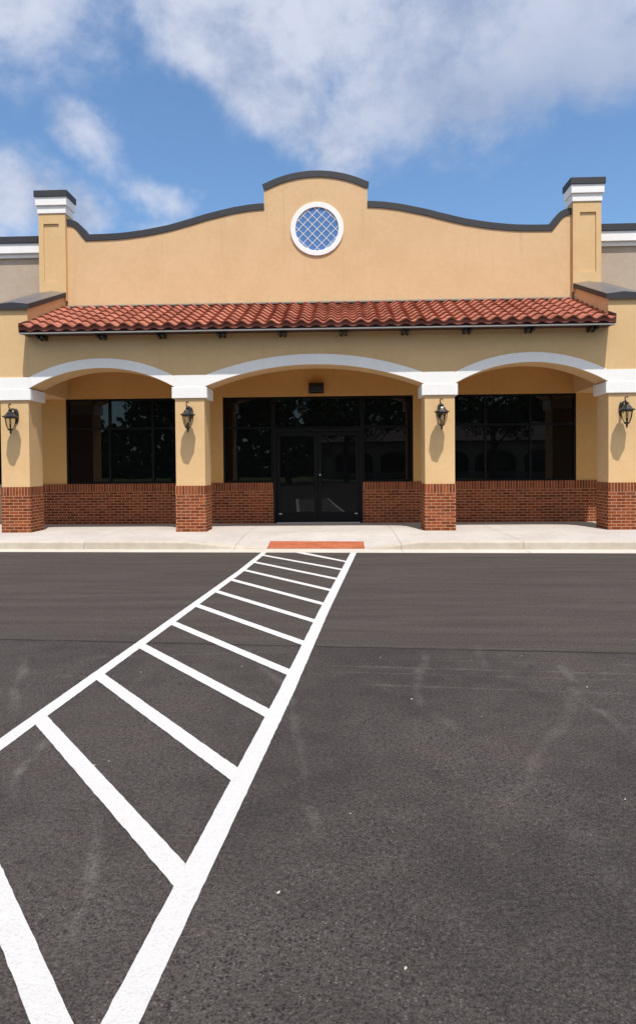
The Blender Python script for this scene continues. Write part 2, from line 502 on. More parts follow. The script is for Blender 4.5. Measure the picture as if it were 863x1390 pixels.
def strip(bm, xs, lo, hi, y0, y1):
    """solid between two profiles over xs, extruded in y"""
    rows = []
    for x, l, h in zip(xs, lo, hi):
        rows.append([bm.verts.new(p) for p in ((x, y0, l), (x, y0, h), (x, y1, h), (x, y1, l))])
    for a, b_ in zip(rows, rows[1:]):
        for i in range(4):
            j = (i + 1) % 4
            bm.faces.new((a[i], a[j], b_[j], b_[i]))
    bm.faces.new(rows[0]); bm.faces.new(rows[-1][::-1])
    return bm


def tube(bm, pts, rad, n=8, cap=True):
    pts = [Vector(p) for p in pts]
    rr = rad if isinstance(rad, (list, tuple)) else [rad] * len(pts)
    rings = []
    for i, p in enumerate(pts):
        t_ = (pts[min(i + 1, len(pts) - 1)] - pts[max(i - 1, 0)]).normalized()
        a = t_.cross(Vector((0, 0, 1)))
        if a.length < .05: a = t_.cross(Vector((1, 0, 0)))
        a.normalize(); b_ = t_.cross(a)
        rings.append([bm.verts.new(p + a * math.cos(2 * math.pi * k / n) * rr[i] + b_ * math.sin(2 * math.pi * k / n) * rr[i]) for k in range(n)])
    for r0, r1 in zip(rings, rings[1:]):
        for k in range(n): bm.faces.new((r0[k], r0[(k + 1) % n], r1[(k + 1) % n], r1[k]))
    if cap: bm.faces.new(rings[0]); bm.faces.new(rings[-1][::-1])
    return bm


def lathe(bm, prof, n=8, c=(0, 0, 0), ph=0.0, cap=True):
    rings = []
    for r, z in prof:
        rings.append([bm.verts.new((c[0] + r * math.cos(2 * math.pi * (k + ph) / n), c[1] + r * math.sin(2 * math.pi * (k + ph) / n), c[2] + z)) for k in range(n)])
    for r0, r1 in zip(rings, rings[1:]):
        for k in range(n): bm.faces.new((r0[k], r0[(k + 1) % n], r1[(k + 1) % n], r1[k]))
    if cap: bm.faces.new(rings[0][::-1]); bm.faces.new(rings[-1])
    return bm


def copy_tree(o, parent=None):
    c = o.copy(); COL.objects.link(c); c.parent = parent
    for ch in list(o.children): copy_tree(ch, c)
    return c


# ------------------------------------------------------------------ ground
bm = BM(); box(bm, -900, 900, -900, 900, -.5, -.03)
tag(obj('ground', bm, M_GRASS), 'grass ground beyond the parking lot', kind='structure')

# asphalt lot, edge following the gutter line
bm = BM()
xs = [-60, -20, -8, 0, 8, 20, 60]
top = [bm.verts.new((x, gut_y(max(-20, min(20, x))), 0)) for x in xs]
bot = [bm.verts.new((x, -52, 0)) for x in xs]
for i in range(len(xs) - 1): bm.faces.new((bot[i], bot[i + 1], top[i + 1], top[i]))
tag(obj('asphalt_lot', bm, M_ASPH), 'dark asphalt parking lot with a long seam and tyre scuffs', kind='structure')

# ramp shape shared by sidewalk, kerb and tactile strip
RX0, RX1 = -.90, 1.05


def drop(x, y):
    if x < RX0: fx = max(0, 1 - (RX0 - x) / 1.55)
    elif x > RX1: fx = max(0, 1 - (x - RX1) / 1.0)
    else: fx = 1
    fy = min(1, max(0, (-.55 - y) / 1.35))
    return .138 * fx * fy


def walk_z(x, y): return .15 - drop(x, y)


def drape(name, x0, x1, yf0, yf1, nx, ny, mtl, lift=0.0, thick=.0):
    bm = BM(); g = []
    for j in range(ny + 1):
        row = []
        for i in range(nx + 1):
            x = x0 + (x1 - x0) * i / nx
            y = yf0(x) + (yf1(x) - yf0(x)) * j / ny
            row.append(bm.verts.new((x, y, walk_z(x, y) + lift)))
        g.append(row)
    for j in range(ny):
        for i in range(nx): bm.faces.new((g[j][i], g[j][i + 1], g[j + 1][i + 1], g[j + 1][i]))
    return bm


KW = .16
bm = drape('sidewalk', -14, 14, lambda x: kerb_y(x) + KW, lambda x: 2.6, 280, 40, M_WALK)
o = obj('sidewalk', bm, M_WALK, smooth=True); tag(o, 'pale concrete sidewalk with a kerb ramp', kind='structure')
# kerb: rounded nose profile swept along x
bm = BM(); rows = []
N = 280
for i in range(N + 1):
    x = -14 + 28 * i / N; ky = kerb_y(x); zt = walk_z(x, ky) + .003
    zt2 = walk_z(x, ky + KW) + .003
    pr = [(ky + KW, -.02), (ky + KW, zt2), (ky + .035, zt), (ky + .012, zt - .008 if zt > .05 else zt - .002), (ky, zt - .03 if zt > .05 else zt - .006), (ky - .012, -.01)]
    rows.append([bm.verts.new((x, a, c)) for a, c in pr])
for a, b_ in zip(rows, rows[1:]):
    for k in range(len(a) - 1): bm.faces.new((a[k], a[k + 1], b_[k + 1], b_[k]))
tag(obj('kerb', bm, M_KERB), 'tan concrete kerb along the sidewalk', kind='structure')
bm = BM()
xs = [-14, -8, -4, 0, 4, 8, 14]
a = [bm.verts.new((x, kerb_y(x) + .01, .004)) for x in xs]; b_ = [bm.verts.new((x, gut_y(x) - .004, .004)) for x in xs]
c_ = [bm.verts.new((x, gut_y(x) - .004, -.02)) for x in xs]
for i in range(len(xs) - 1):
    bm.faces.new((b_[i], b_[i + 1], a[i + 1], a[i])); bm.faces.new((c_[i], c_[i + 1], b_[i + 1], b_[i]))
tag(obj('gutter', bm, M_GUT), 'pale concrete gutter strip at the foot of the kerb', kind='structure')
bm = drape('m', -.84, 1.02, lambda x: kerb_y(x) + .02, lambda x: -1.30 - .035 * x, 20, 10, M_PAVER, lift=.007)
tag(obj('tactile_strip', bm, M_PAVER), 'orange red textured paving strip across the kerb ramp', kind='structure')


# crosswalk paint
def rough_quad(bm, a, b_, c, d_, z=.004):
    """quad a-b (one long edge), d-c (other long edge); long edges jittered"""
    L = math.hypot(b_[0] - a[0], b_[1] - a[1]); n = max(2, int(L / .035))
    A = []; D = []
    for i in range(n + 1):
        t_ = i / n; j = .0016 if 0 < i < n else 0
        A.append(bm.verts.new((a[0] + (b_[0] - a[0]) * t_ + random.uniform(-j, j), a[1] + (b_[1] - a[1]) * t_ + random.uniform(-j, j), z)))
        D.append(bm.verts.new((d_[0] + (c[0] - d_[0]) * t_ + random.uniform(-j, j), d_[1] + (c[1] - d_[1]) * t_ + random.uniform(-j, j), z)))
    for i in range(n): bm.faces.new((A[i], A[i + 1], D[i + 1], D[i]))


bm = BM()
Lp = [(-.835, -2.395), (-.93, -4.5), (-1.185, -8.25), (-1.36, -10.72), (-1.52, -13.2)]      # centre line, left border
Rp = [(.800, -2.46), (.390, -7.235), (.197, -9.77), (-.020, -12.22), (-.13, -13.5)]       # centre line, right border


def border(pts, wd):
    for i in range(len(pts) - 1):
        p, q = Vector(pts[i]), Vector(pts[i + 1])
        n0 = Vector(((q - p).y, -(q - p).x)).normalized() * wd / 2
        pv = Vector(pts[i - 1]) if i else None
        nx = Vector(pts[i + 2]) if i + 2 < len(pts) else None
        def nrm(u, v): k = (v - u); return Vector((k.y, -k.x)).normalized() * wd / 2
        na = (nrm(pv, p) + nrm(p, q)) / 2 if pv is not None else nrm(p, q)
        nb = (nrm(p, q) + nrm(q, nx)) / 2 if nx is not None else nrm(p, q)
        rough_quad(bm, p + na, q + nb, q - nb, p - na)


border(Lp, .098); border(Rp, .108)


def on(pts, y):
    for p, q in zip(pts, pts[1:]):
        if q[1] <= y <= p[1]:
            t_ = (y - p[1]) / (q[1] - p[1]); return p[0] + (q[0] - p[0]) * t_
    return pts[-1][0]


for k in range(13):
    yl = -1.93 - .8365 * k; yr = -3.575 - .8235 * k
    h = .075
    if k == 0:      # first bar starts at the gutter edge
        a = (-.22, -2.418); d_ = (-.07, -2.418)
        xr = on(Rp, yr) - .05
        rough_quad(bm, (-.27, -2.412), (xr, yr - h), (xr, yr + h), (-.10, -2.412), .0042)
        continue
    xl = on(Lp, yl) + .045; xr = on(Rp, max(yr, -13.4)) - .050
    rough_quad(bm, (xl, yl - h), (xr, yr - h), (xr, yr + h), (xl, yl + h), .0042)
tag(obj('crosswalk_marking', bm, M_PAINT), 'white painted crosswalk borders and slanted bars on the asphalt', kind='structure')

# a few loose pale pebbles lying on the lot
prs = random.Random(21)
peb = []
for k, (x, y) in enumerate([(.62, -11.35), (.78, -12.25), (1.45, -10.2), (2.3, -9.65), (.28, -8.9), (-.95, -9.35), (-.72, -10.9), (-.66, -10.85), (-.80, -10.95),
                            (1.05, -9.9), (1.9, -11.2), (.9, -8.95), (2.75, -9.9), (.35, -11.9), (1.3, -12.6), (-.2, -9.2), (1.62, -9.02), (2.05, -8.9)]):
    bm = BM(); bmesh.ops.create_icosphere(bm, subdivisions=1, radius=prs.uniform(.003, .006))
    for v in bm.verts: v.co = Vector((v.co.x * 1.5, v.co.y, v.co.z * .6)) * prs.uniform(.8, 1.2)
    peb.append((bm, x, y, prs.uniform(0, 3)))
bmall = BM()
for bm, x, y, a in peb:
    mm = Matrix.Translation((x, y, .004)) @ Matrix.Rotation(a, 4, 'Z')
    vs = {v: bmall.verts.new(mm @ v.co) for v in bm.verts}
    for f in bm.faces: bmall.faces.new([vs[v] for v in f.verts])
    bm.free()
tag(obj('grit', bmall, M_KERB), 'scattered pale grit and small stones on the asphalt', kind='stuff')

# ------------------------------------------------------------------ dimensions
XC, XO, XI, XE = 6.331, 3.065, 2.400, 6.985     # corner inner edge, column outer/inner edge, corner outer edge
PD = .65; YW = 2.10; YP = 2.07
Z1, Z2, Z0 = 3.355, 3.605, 3.10
ZB = 1.170
XW, XSF, ZH = 6.40, 2.386, 3.335

shop = thing('storefront_building', 'yellow stucco storefront with arched porch, curved parapet and red tile roof', 'building', (0, 0, 0))


def arc(cx, a, rise, z0, x, off=0.0):
    Rr = (a * a + rise * rise) / (2 * rise); zc = z0 + rise - Rr
    return zc + math.sqrt(max(0, (Rr + off) ** 2 - (x - cx) ** 2))


arches = [(-(XC + XO) / 2, (XC - XO) / 2, .44, .205), (0, XI, .455, .222), ((XC + XO) / 2, (XC - XO) / 2, .44, .205)]
# arcade wall with three arched openings
bm = BM()
EPS = 1e-4
edges = []
for cx, a, rise, tw in arches:
    n = 40
    edges.append([(cx - a + 2 * a * i / n, arc(cx, a, rise, Z1, cx - a + 2 * a * i / n)) for i in range(n + 1)])
xs = []; lo = []
for i, e in enumerate(edges):
    for x, z in e: xs.append(x); lo.append(z)
strip(bm, xs, lo, [4.52] * len(xs), 0, PD)
o = obj('arcade_wall', bm, M_YEL, shop)

for cx, a, rise, tw in arches:
    bm = BM(); n = 40
    xx = [cx - a + 2 * a * i / n for i in range(n + 1)]
    strip(bm, xx, [arc(cx, a, rise, Z1, x) - .003 for x in xx], [min(arc(cx, a, rise, Z1, x, tw), 9) for x in xx], -.014, .02)
    obj('arch_trim', bm, M_WHITE, shop)

# columns
for x0, x1 in ((-XE, -XC), (-XO, -XI), (XI, XO), (XC, XE)):
    bm = BM(); box(bm, x0 + .008, x1 - .008, .008, PD - .008, ZB - .01, Z0 + .01)
    col = obj('column', bm, M_YEL, shop, bev=.006)
    bm = BM(); box(bm, x0 - .004, x1 + .004, -.004, PD + .004, .14, ZB)
    obj('brick_base', bm, M_BRICK, col, uvs=True)
    bm = BM(); box(bm, x0 - .055, x1 + .055, -.026, PD + .05, Z0, Z1 - .012)
    obj('capital', bm, M_WHITE, col, bev=.006)
    bm = BM()
    box(bm, x0 + .0005, x1 - .0005, -.0142, .02, Z1 - .012, Z2)
    obj('capital_band', bm, M_WHITE, col)
    bm = BM(); box(bm, x0 + .004, x1 - .004, .022, PD - .004, Z1 - .012, Z1 + .004)
    obj('bed_block', bm, M_YEL, col)

# raked end walls with sloping metal cap, carried on the corner columns
for s in (-1, 1):
    bm = BM()
    prism(bm, [(0.0, Z1 + .002), (PD, Z1 + .002), (PD + .001, ZH), (2.25, ZH), (2.25, 6.00), (0.0, 5.13)], 'x', s * (XC + .001), s * XE)
    rw = obj('raked_wall', bm, M_YEL, shop)
    bm = BM(); xm = (XC + XE) / 2; sl = .389
    P = lambda y, z, x: (s * x, y, z)
    ring = []
    for y in (-.05, 2.02):
        zb = 5.13 + (y) * sl - .005
        ring.append([bm.verts.new(P(y, z_, x_)) for x_, z_ in ((XC - .05, zb), (XC - .05, zb + .115), (xm, zb + .155), (XE + .05, zb + .115), (XE + .05, zb))])
    for i in range(5):
        j = (i + 1) % 5; bm.faces.new((ring[0][i], ring[0][j], ring[1][j], ring[1][i]))
    bm.faces.new(ring[0]); bm.faces.new(ring[1][::-1])
    for f_ in bm.faces: f_.material_index = 0
    bm.normal_update(); bmesh.ops.recalc_face_normals(bm, faces=bm.faces); bm.normal_update()
    for f_ in bm.faces:
        if f_.normal.z > .5: f_.material_index = 1  # upper faces take the copy brightened for sun and sky
    obj('sloping_cap', bm, [M_COPE, M_CAP], rw)

# rear wall of the porch
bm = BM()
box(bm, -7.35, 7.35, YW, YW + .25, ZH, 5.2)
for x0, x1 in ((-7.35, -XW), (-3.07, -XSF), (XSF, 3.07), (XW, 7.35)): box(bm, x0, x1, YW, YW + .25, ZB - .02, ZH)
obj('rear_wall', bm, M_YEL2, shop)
for s in (-1, 1):
    bm = BM(); box(bm, s * 1.12, s * 7.36, YW - .035, YW + .22, .14, ZB + .006)
    obj('brick_wainscot', bm, M_BRICK, shop, uvs=True)
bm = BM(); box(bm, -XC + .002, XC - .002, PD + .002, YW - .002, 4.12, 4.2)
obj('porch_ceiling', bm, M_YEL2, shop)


# windows of the porch: frame with mullions, panes behind
def window(xs_, zs_, name='window'):
    y0 = YW + .035
    bm = BM(); fw_ = .055
    box(bm, xs_[0], xs_[-1], y0, y0 + .1, zs_[0], zs_[0] + fw_); box(bm, xs_[0], xs_[-1], y0, y0 + .1, zs_[-1] - fw_, zs_[-1])
    for i, x in enumerate(xs_):
        a = x if i == 0 else (x - fw_ if i == len(xs_) - 1 else x - fw_ / 2)
        box(bm, a, a + fw_, y0 - .002, y0 + .098, zs_[0] + fw_, zs_[-1] - fw_)
    for z in zs_[1:-1]: box(bm, xs_[0] + .01, xs_[-1] - .01, y0 + .003, y0 + .095, z - fw_ / 2, z + fw_ / 2)
    wn = obj(name, bm, M_FRAME, shop, bev=.003)
    for x0, x1 in zip(xs_, xs_[1:]):
        for z0, z1 in zip(zs_, zs_[1:]):
            bm = BM(); box(bm, x0 + .01, x1 - .01, y0 + .05 + random.uniform(-.001, .001), y0 + .06, z0 + .01, z1 - .01)
            obj('pane', bm, M_GLASS, wn)
    return wn


window([-XW, -5.29, -4.18, -3.07], [ZB + .005, 2.58, ZH]); window([3.07, 4.18, 5.29, XW], [ZB + .005, 2.58, ZH])
window([-XSF, -1.12], [ZB + .005, 2.56, ZH]); window([1.12, XSF], [ZB + .005, 2.56, ZH])
# transom over the doors
wn = window([-1.12, 1.12], [2.53, ZH], 'transom_window')
bm = BM()
for s in (-1, 1): box(bm, s * 1.12, s * 1.045, YW - .02, YW + .16, .145, 2.53)
box(bm, -1.045, 1.045, YW - .018, YW + .158, 2.45, 2.53)
obj('door_frame', bm, M_FRAME, shop, bev=.003)
bm = BM(); box(bm, -1.045, 1.045, YW - .06, YW + .17, .145, .168); obj('threshold', bm, M_STEEL, shop, bev=.004)
for s in (-1, 1):
    x0, x1 = (.006, 1.04)
    bm = BM(); y0 = YW + .03
    box(bm, s * x0, s * (x0 + .09), y0, y0 + .05, .172, 2.446); box(bm, s * (x1 - .09), s * x1, y0, y0 + .05, .172, 2.446)
    box(bm, s * (x0 + .09), s * (x1 - .09), y0 + .001, y0 + .049, 2.35, 2.445)
    box(bm, s * (x0 + .09), s * (x1 - .09), y0 + .001, y0 + .049, .173, .43)
    door = obj('door', bm, M_FRAME, shop, bev=.003)
    bm = BM(); box(bm, s * (x0 + .08), s * (x1 - .08), y0 + .02, y0 + .03, .42, 2.36); obj('pane', bm, M_GLASS, door)
    bm = BM(); tube(bm, [(s * .055, y0 + .005, 1.25), (s * .055, y0 - .055, 1.25), (s * .055, y0 - .055, .98), (s * .055, y0 + .005, .98)], .012)
    obj('handle', bm, M_BLACK, door, smooth=True)
    bm = BM(); box(bm, s * (x1 - .12), s * (x1 - .05), y0 - .004, y0 + .002, .37, .395); obj('pivot_plate', bm, M_STEEL, door)
    if s == 1:
        bm = BM(); lathe(bm, [(.0, 0), (.018, 0), (.018, .006), (0, .006)], 12); 
        for v in bm.verts: v.co = Vector((.052 + v.co.x, y0 - v.co.z, 1.36 + v.co.y))
        obj('lock', bm, M_STEEL, door)

# ------------------------------------------------------------------ parapet
prof = [(5.73, 7.475), (5.35, 7.478), (4.97, 7.492), (4.72, 7.512), (4.35, 7.555), (4.07, 7.60), (3.71, 7.665), (3.43, 7.735), (3.09, 7.825),
        (2.77, 7.915), (2.40, 8.0), (2.07, 8.07), (1.70, 8.125), (1.40, 8.15), (1.285, 8.152)]
endc = [(6.30, 7.865), (6.20, 7.86), (6.10, 7.835), (6.0, 7.785), (5.90, 7.69), (5.82, 7.585), (5.73, 7.475)]


def arc_top(x):  # crown
    Rr = (1.31 ** 2 + .31 ** 2) / (2 * .31); return 8.93 - Rr + math.sqrt(Rr * Rr - x * x)


side = endc[:-1] + prof
allp = [(-x, z) for x, z in side] + [(-1.284, arc_top(1.284))] + [(x, arc_top(x)) for x in [-1.284 + 2.568 * i / 24 for i in range(1, 24)]] + [(1.284, arc_top(1.284))] + [(x, z) for x, z in side[::-1]]
bm = BM()
pts = [(x, z - .02) for x, z in allp]
strip(bm, [p[0] for p in pts], [4.9] * len(pts), [p[1] for p in pts], YP, YP + .28)
par = obj('parapet', bm, M_PAR, shop)


def band(line, th, y0, y1):
    """thick strip under an x-z polyline"""
    bm = BM(); n = len(line); off = []
    V = [Vector(p) for p in line]
    for i in range(n):
        t0 = (V[i] - V[i - 1]).normalized() if i else (V[1] - V[0]).normalized()
        t1 = (V[i + 1] - V[i]).normalized() if i < n - 1 else t0
        n0 = Vector((t0.y, -t0.x)); n1 = Vector((t1.y, -t1.x)); m_ = (n0 + n1).normalized()
        off.append(V[i] + m_ * th / max(.5, m_.dot(n0)))
    rows = [[bm.verts.new(q) for q in ((a.x, y0, a.y), (a.x, y1, a.y), (b2.x, y1, b2.y), (b2.x, y0, b2.y))] for a, b2 in zip(V, off)]
    for a, b2 in zip(rows, rows[1:]):
        for i in range(4): bm.faces.new((a[i], a[(i + 1) % 4], b2[(i + 1) % 4], b2[i]))
    bm.faces.new(rows[0]); bm.faces.new(rows[-1][::-1])
    return bm


left = [(-x, z) for x, z in side]; right = [(x, z) for x, z in side[::-1]]
for ln in (left, right): obj('coping', band(ln, .160, YP - .020, YP + .325), M_COPE, par, bev=.004)
crown = [(x, arc_top(x)) for x in [-1.325 + 2.65 * i / 28 for i in range(29)]] if False else [(-1.33 + 2.66 * i / 28, arc_top(min(1.31, abs(-1.33 + 2.66 * i / 28)))) for i in range(29)]
obj('coping', band(crown, .160, YP - .022, YP + .327), M_COPE, par, bev=.004)

# corner piers beside the parapet
for s in (-1, 1):
    x0, x1 = 6.275, 6.955; yf = 1.955
    bm = BM()
    z0p, z1p = 5.80, 7.985
    px0, px1, pz0, pz1 = 6.44, 6.83, 6.27, 7.72
    box(bm, s * x0, s * x1, yf + .03, 2.40, z0p, z1p)
    pier = obj('pier', bm, M_YEL, shop)
    bm = BM()
    box(bm, s * x0, s * px0, yf, yf + .03, z0p, z1p); box(bm, s * px1, s * x1, yf, yf + .03, z0p, z1p)
    box(bm, s * px0, s * px1, yf, yf + .03, z0p, pz0); box(bm, s * px0, s * px1, yf, yf + .03, pz1, z1p)
    obj('panel_border', bm, M_YEL, pier)
    bm = BM()
    box(bm, s * (x0 - .02), s * (x1 + .02), yf - .02, 2.42, z1p - .01, 8.165); box(bm, s * (x0 - .055), s * (x1 + .055), yf - .055, 2.455, 8.165, 8.375)
    obj('white_cornice', bm, M_WHITE, pier, bev=.006)
    bm = BM(); a, b2, c, d_ = s * (x0 - .08), s * (x1 + .08), yf - .08, 2.48
    box(bm, a, b2, c, d_, 8.375, 8.53)
    tp = [v for v in bm.verts if v.co.z > 8.5]
    xm, ym = (a + b2) / 2, (c + d_) / 2
    ap = bm.verts.new((xm, ym, 8.56))
    obj('dark_cap', bm, M_COPE, pier, bev=.005)

# round window
rwz = 7.483; rwx = .03
bm = BM(); n = 64; ring = []
for k in range(n):
    a = 2 * math.pi * k / n; c, s_ = math.cos(a), math.sin(a)
    ring.append([bm.verts.new((rwx + r * c, y, rwz + r * s_)) for r, y in ((.535, YP - .002), (.535, YP - .026), (.542, YP - .033), (.655, YP - .033), (.662, YP - .026), (.662, YP + .01))])
for k in range(n):
    a, b2 = ring[k], ring[(k + 1) % n]
    for i in range(5): bm.faces.new((a[i], a[i + 1], b2[i + 1], b2[i]))
rwin = obj('round_window', bm, M_WHITE, shop, smooth=True)
md = rwin.modifiers.new('e', 'EDGE_SPLIT'); md.split_angle = R(30)
bm = BM(); f = [bm.verts.new((rwx + .54 * math.cos(2 * math.pi * k / n), YP - .006, rwz + .54 * math.sin(2 * math.pi * k / n))) for k in range(n)]
g = [bm.verts.new((v.co.x, YP - .002, v.co.z)) for v in f]
bm.faces.new(f); bm.faces.new(g[::-1])
for k in range(n): bm.faces.new((f[k], f[(k + 1) % n], g[(k + 1) % n], g[k]))
obj('pane', bm, M_BLUE, rwin)
bm = BM(); sp = .162
for sg in (1, -1):
    for k in range(-3, 4):
        dd_ = k * sp; L = math.sqrt(.537 ** 2 - dd_ ** 2) if abs(dd_) < .537 else 0
        if not L: continue
        ux, uz = math.sqrt(.5), sg * math.sqrt(.5); nx_, nz_ = -uz, ux; hw = .0062
        yy = YP - .015 + (.002 if sg > 0 else 0)
        cs = []
        for e in (-1, 1):
            for q in (-1, 1):
                cs.append((rwx + ux * e * L + nx_ * (dd_ + q * hw), rwz + uz * e * L + nz_ * (dd_ + q * hw)))
        prism(bm, [cs[0], cs[1], cs[3], cs[2]], 'y', yy, yy + .007)
obj('lattice', bm, M_WHITE, rwin)

# ------------------------------------------------------------------ tile roof
YE = -.345; ZE = 4.588; ZT = 5.60
sl = (ZT - ZE) / (YP - YE); ang = math.atan(sl); LEN = math.hypot(YP - YE, ZT - ZE)
roof = thing('tile_roof', None, None); roof.parent = shop
bm = BM()
prism(bm, [(YE + .03, ZE - .03), (YE + .03, ZE + .005), (YP, ZT + .002), (YP, ZT - .03)], 'x', -XC + .004, XC - .004)
deck = obj('roof_deck', bm, M_MAROON, roof)
PER = .3165; NR = 8; EXPO = LEN / NR
NC = 40; XL = -6.335; XR = 6.325
PER = (XR - XL) / NC


def wave(u):     # S-tile: high barrel, low pan, u in 0..1
    return .040 * math.sin(2 * math.pi * u) + .040


bm = BM()
lay = bm.loops.layers.float_color.new('tile')
SUB = 12
nrm = Vector((0, -math.sin(ang), math.cos(ang))); dirv = Vector((0, math.cos(ang), math.sin(ang)))
for r in range(NR):
    s0 = r * EXPO - (.035 if r == 0 else 0.0); s1 = min((r + 1) * EXPO + .04, LEN)
    for c in range(NC):
        tv = random.random(); jx = random.uniform(-.003, .003); js = random.uniform(-.006, .006); jl = random.uniform(-.003, .003)
        A = []; B = []; D = []
        for i in range(SUB + 1):
            u = i / SUB; x = XL + (c + u) * PER + jx
            h = wave(u)
            pa = Vector((x, YE, ZE)) + dirv * (s0 + js) + nrm * (h + .050 + jl)
            pb = Vector((x, YE, ZE)) + dirv * s1 + nrm * (h + .004)
            pd = Vector((x, YE, ZE)) + dirv * (s0 + js + .004) + nrm * (h + .050 + jl - .032)
            A.append(bm.verts.new(pa)); B.append(bm.verts.new(pb)); D.append(bm.verts.new(pd))
        for i in range(SUB):
            f1 = bm.faces.new((A[i], A[i + 1], B[i + 1], B[i])); f2 = bm.faces.new((D[i], D[i + 1], A[i + 1], A[i]))
            f1.smooth = True
            for f_ in (f1, f2):
                for l in f_.loops: l[lay] = (tv, tv, tv, 1)
me = bpy.data.meshes.new('tiles'); bm.to_mesh(me); bm.free(); me.materials.append(M_TILE)
tl = bpy.data.objects.new('tiles', me); COL.objects.link(tl); tl.parent = roof
# wavy closure under the first course, fascia and drip edge
bm = BM(); xs = []; hi = []; lo = []
n = NC * 12
for i in range(n + 1):
    u = i / 12 % 1; xs.append(XL + i * PER / 12); hi.append(ZE + wave(u) + .012); lo.append(ZE - .052 + wave(u) * .55)
strip(bm, xs, lo, hi, YE - .028, YE + .028)
obj('eave_closure', bm, metal('dark_red_closure', (0.20, 0.055, 0.035), .8, .3), roof)
bm = BM(); prism(bm, [(YE - .022, ZE - .098), (YE - .022, ZE - .074), (YE + .06, ZE - .070), (YE + .06, ZE - .098)], 'x', XL - .01, XR + .01)
obj('drip_edge', bm, M_DRIP, roof)
bm = BM(); box(bm, XL, XR, YE + .03, YE + .06, ZE - .1, ZE - .03)
obj('fascia', bm, M_MAROON, roof)
bm = BM(); box(bm, XL + .002, XR - .002, YE + .062, -.002, ZE - .085, ZE - .06)
obj('soffit', bm, M_MAROON, roof)
for s in (-1, 1):       # end closure pieces, standing a little above the first tiles
    bm = BM(); prism(bm, [(YE - .015, ZE - .07), (YE - .03, ZE + .13), (-.003, ZE + .13 + .33 * sl), (-.003, ZE + .05)], 'x', s * 6.322, s * 6.352)
    obj('end_closure', bm, M_MAROON, roof)
bm = BM(); prism(bm, [(YP - .115, ZT + .03), (YP - .11, ZT + .055), (YP - .02, ZT + .092), (YP - .001, ZT + .092), (YP - .001, ZT + .05)], 'x', -6.26, 6.26)
obj('flashing', bm, M_FLASH, roof)
# paired black brackets
for k in range(10):
    xb = -5.95 + k * 1.3222
    bm = BM()
    for q in (-.052, .052):
        pr = [(-.002, ZE - .19), (-.002, ZE - .088), (YE + .07, ZE - .088), (YE + .066, ZE - .13), (YE + .072, ZE - .155), (YE + .09, ZE - .172), (YE + .12, ZE - .178), (-.12, ZE - .165)]
        prism(bm, pr, 'x', xb + q - .03, xb + q + .03)
    obj('bracket', bm, M_BLACK, shop, bev=.008)

# body of the building behind
bm = BM(); box(bm, -6.9, 6.9, 2.36, 20, .0, 6.6)
obj('roof_slab', bm, M_ROOFMEM, shop)

# ------------------------------------------------------------------ neighbouring wings
for s, lab in ((-1, 'taupe stucco shop wing with white cornice left of the yellow storefront'),
               (1, 'taupe stucco shop wing with white cornice right of the yellow storefront')):
    wing = thing('shop_wing', lab, 'building', (0, 0, 0))
    a, b2 = s * 6.99, s * 26
    wy = 2.42
    bm = BM(); box(bm, a, b2, wy, 20, 3.3, 7.03); box(bm, s * 6.6, a, wy, 2.7, 5.6, 7.03); obj('wall', bm, M_TAUPE, wing)
    bm = BM(); box(bm, s * 6.9, b2, wy - .05, wy + .3, 7.02, 7.125); box(bm, s * 6.9, b2, wy - .11, wy + .33, 7.125, 7.375)
    obj('cornice', bm, M_WHITE, wing, bev=.006)
    bm = BM(); box(bm, s * 6.9, b2, wy - .14, wy + .36, 7.375, 7.545); obj('coping', bm, M_COPE, wing, bev=.005)
    bm = BM(); box(bm, a, b2, wy - .05, 20, .0, 1.17); obj('brick_wainscot', bm, M_BRICK2, wing, uvs=True)
    bm = BM(); xw = s * 7.15
    for k in range(9):
        xa = s * (7.05 + k * 2.1)
        box(bm, xa, xa + s * .06, wy, wy + .1, 1.17, 3.3)
    box(bm, s * 7.05, s * 26, wy + .003, wy + .097, 1.17, 1.24); box(bm, s * 7.05, s * 26, wy + .003, wy + .097, 3.22, 3.3)
    wf = obj('window', bm, M_FRAME, wing)
    bm = BM(); box(bm, s * 7.0, s * 26, wy + .05, wy + .06, 1.17, 3.3); obj('pane', bm, M_GLASS, wf)
    bm = BM(); box(bm, s * 7.0, s * 25.9, wy + .3, 19.5, 1.17, 3.3); obj('inner_wall', bm, M_TAUPE, wing)
    bm = BM(); prism(bm, [(.88, 3.47), (.88, 3.62), (wy, 4.75), (wy, 3.47)], 'x', s * 7.0, s * 26); obj('awning', bm, M_AWN, wing)
    bm = BM(); box(bm, s * 8.9, s * 9.5, .3, .9, .14, 1.17); pc = obj('pillar', bm, M_BRICK2, wing, uvs=True)
    bm = BM(); box(bm, s * 8.92, s * 9.48, .32, .88, 1.17, 3.46); obj('shaft', bm, M_TAUPE, pc)


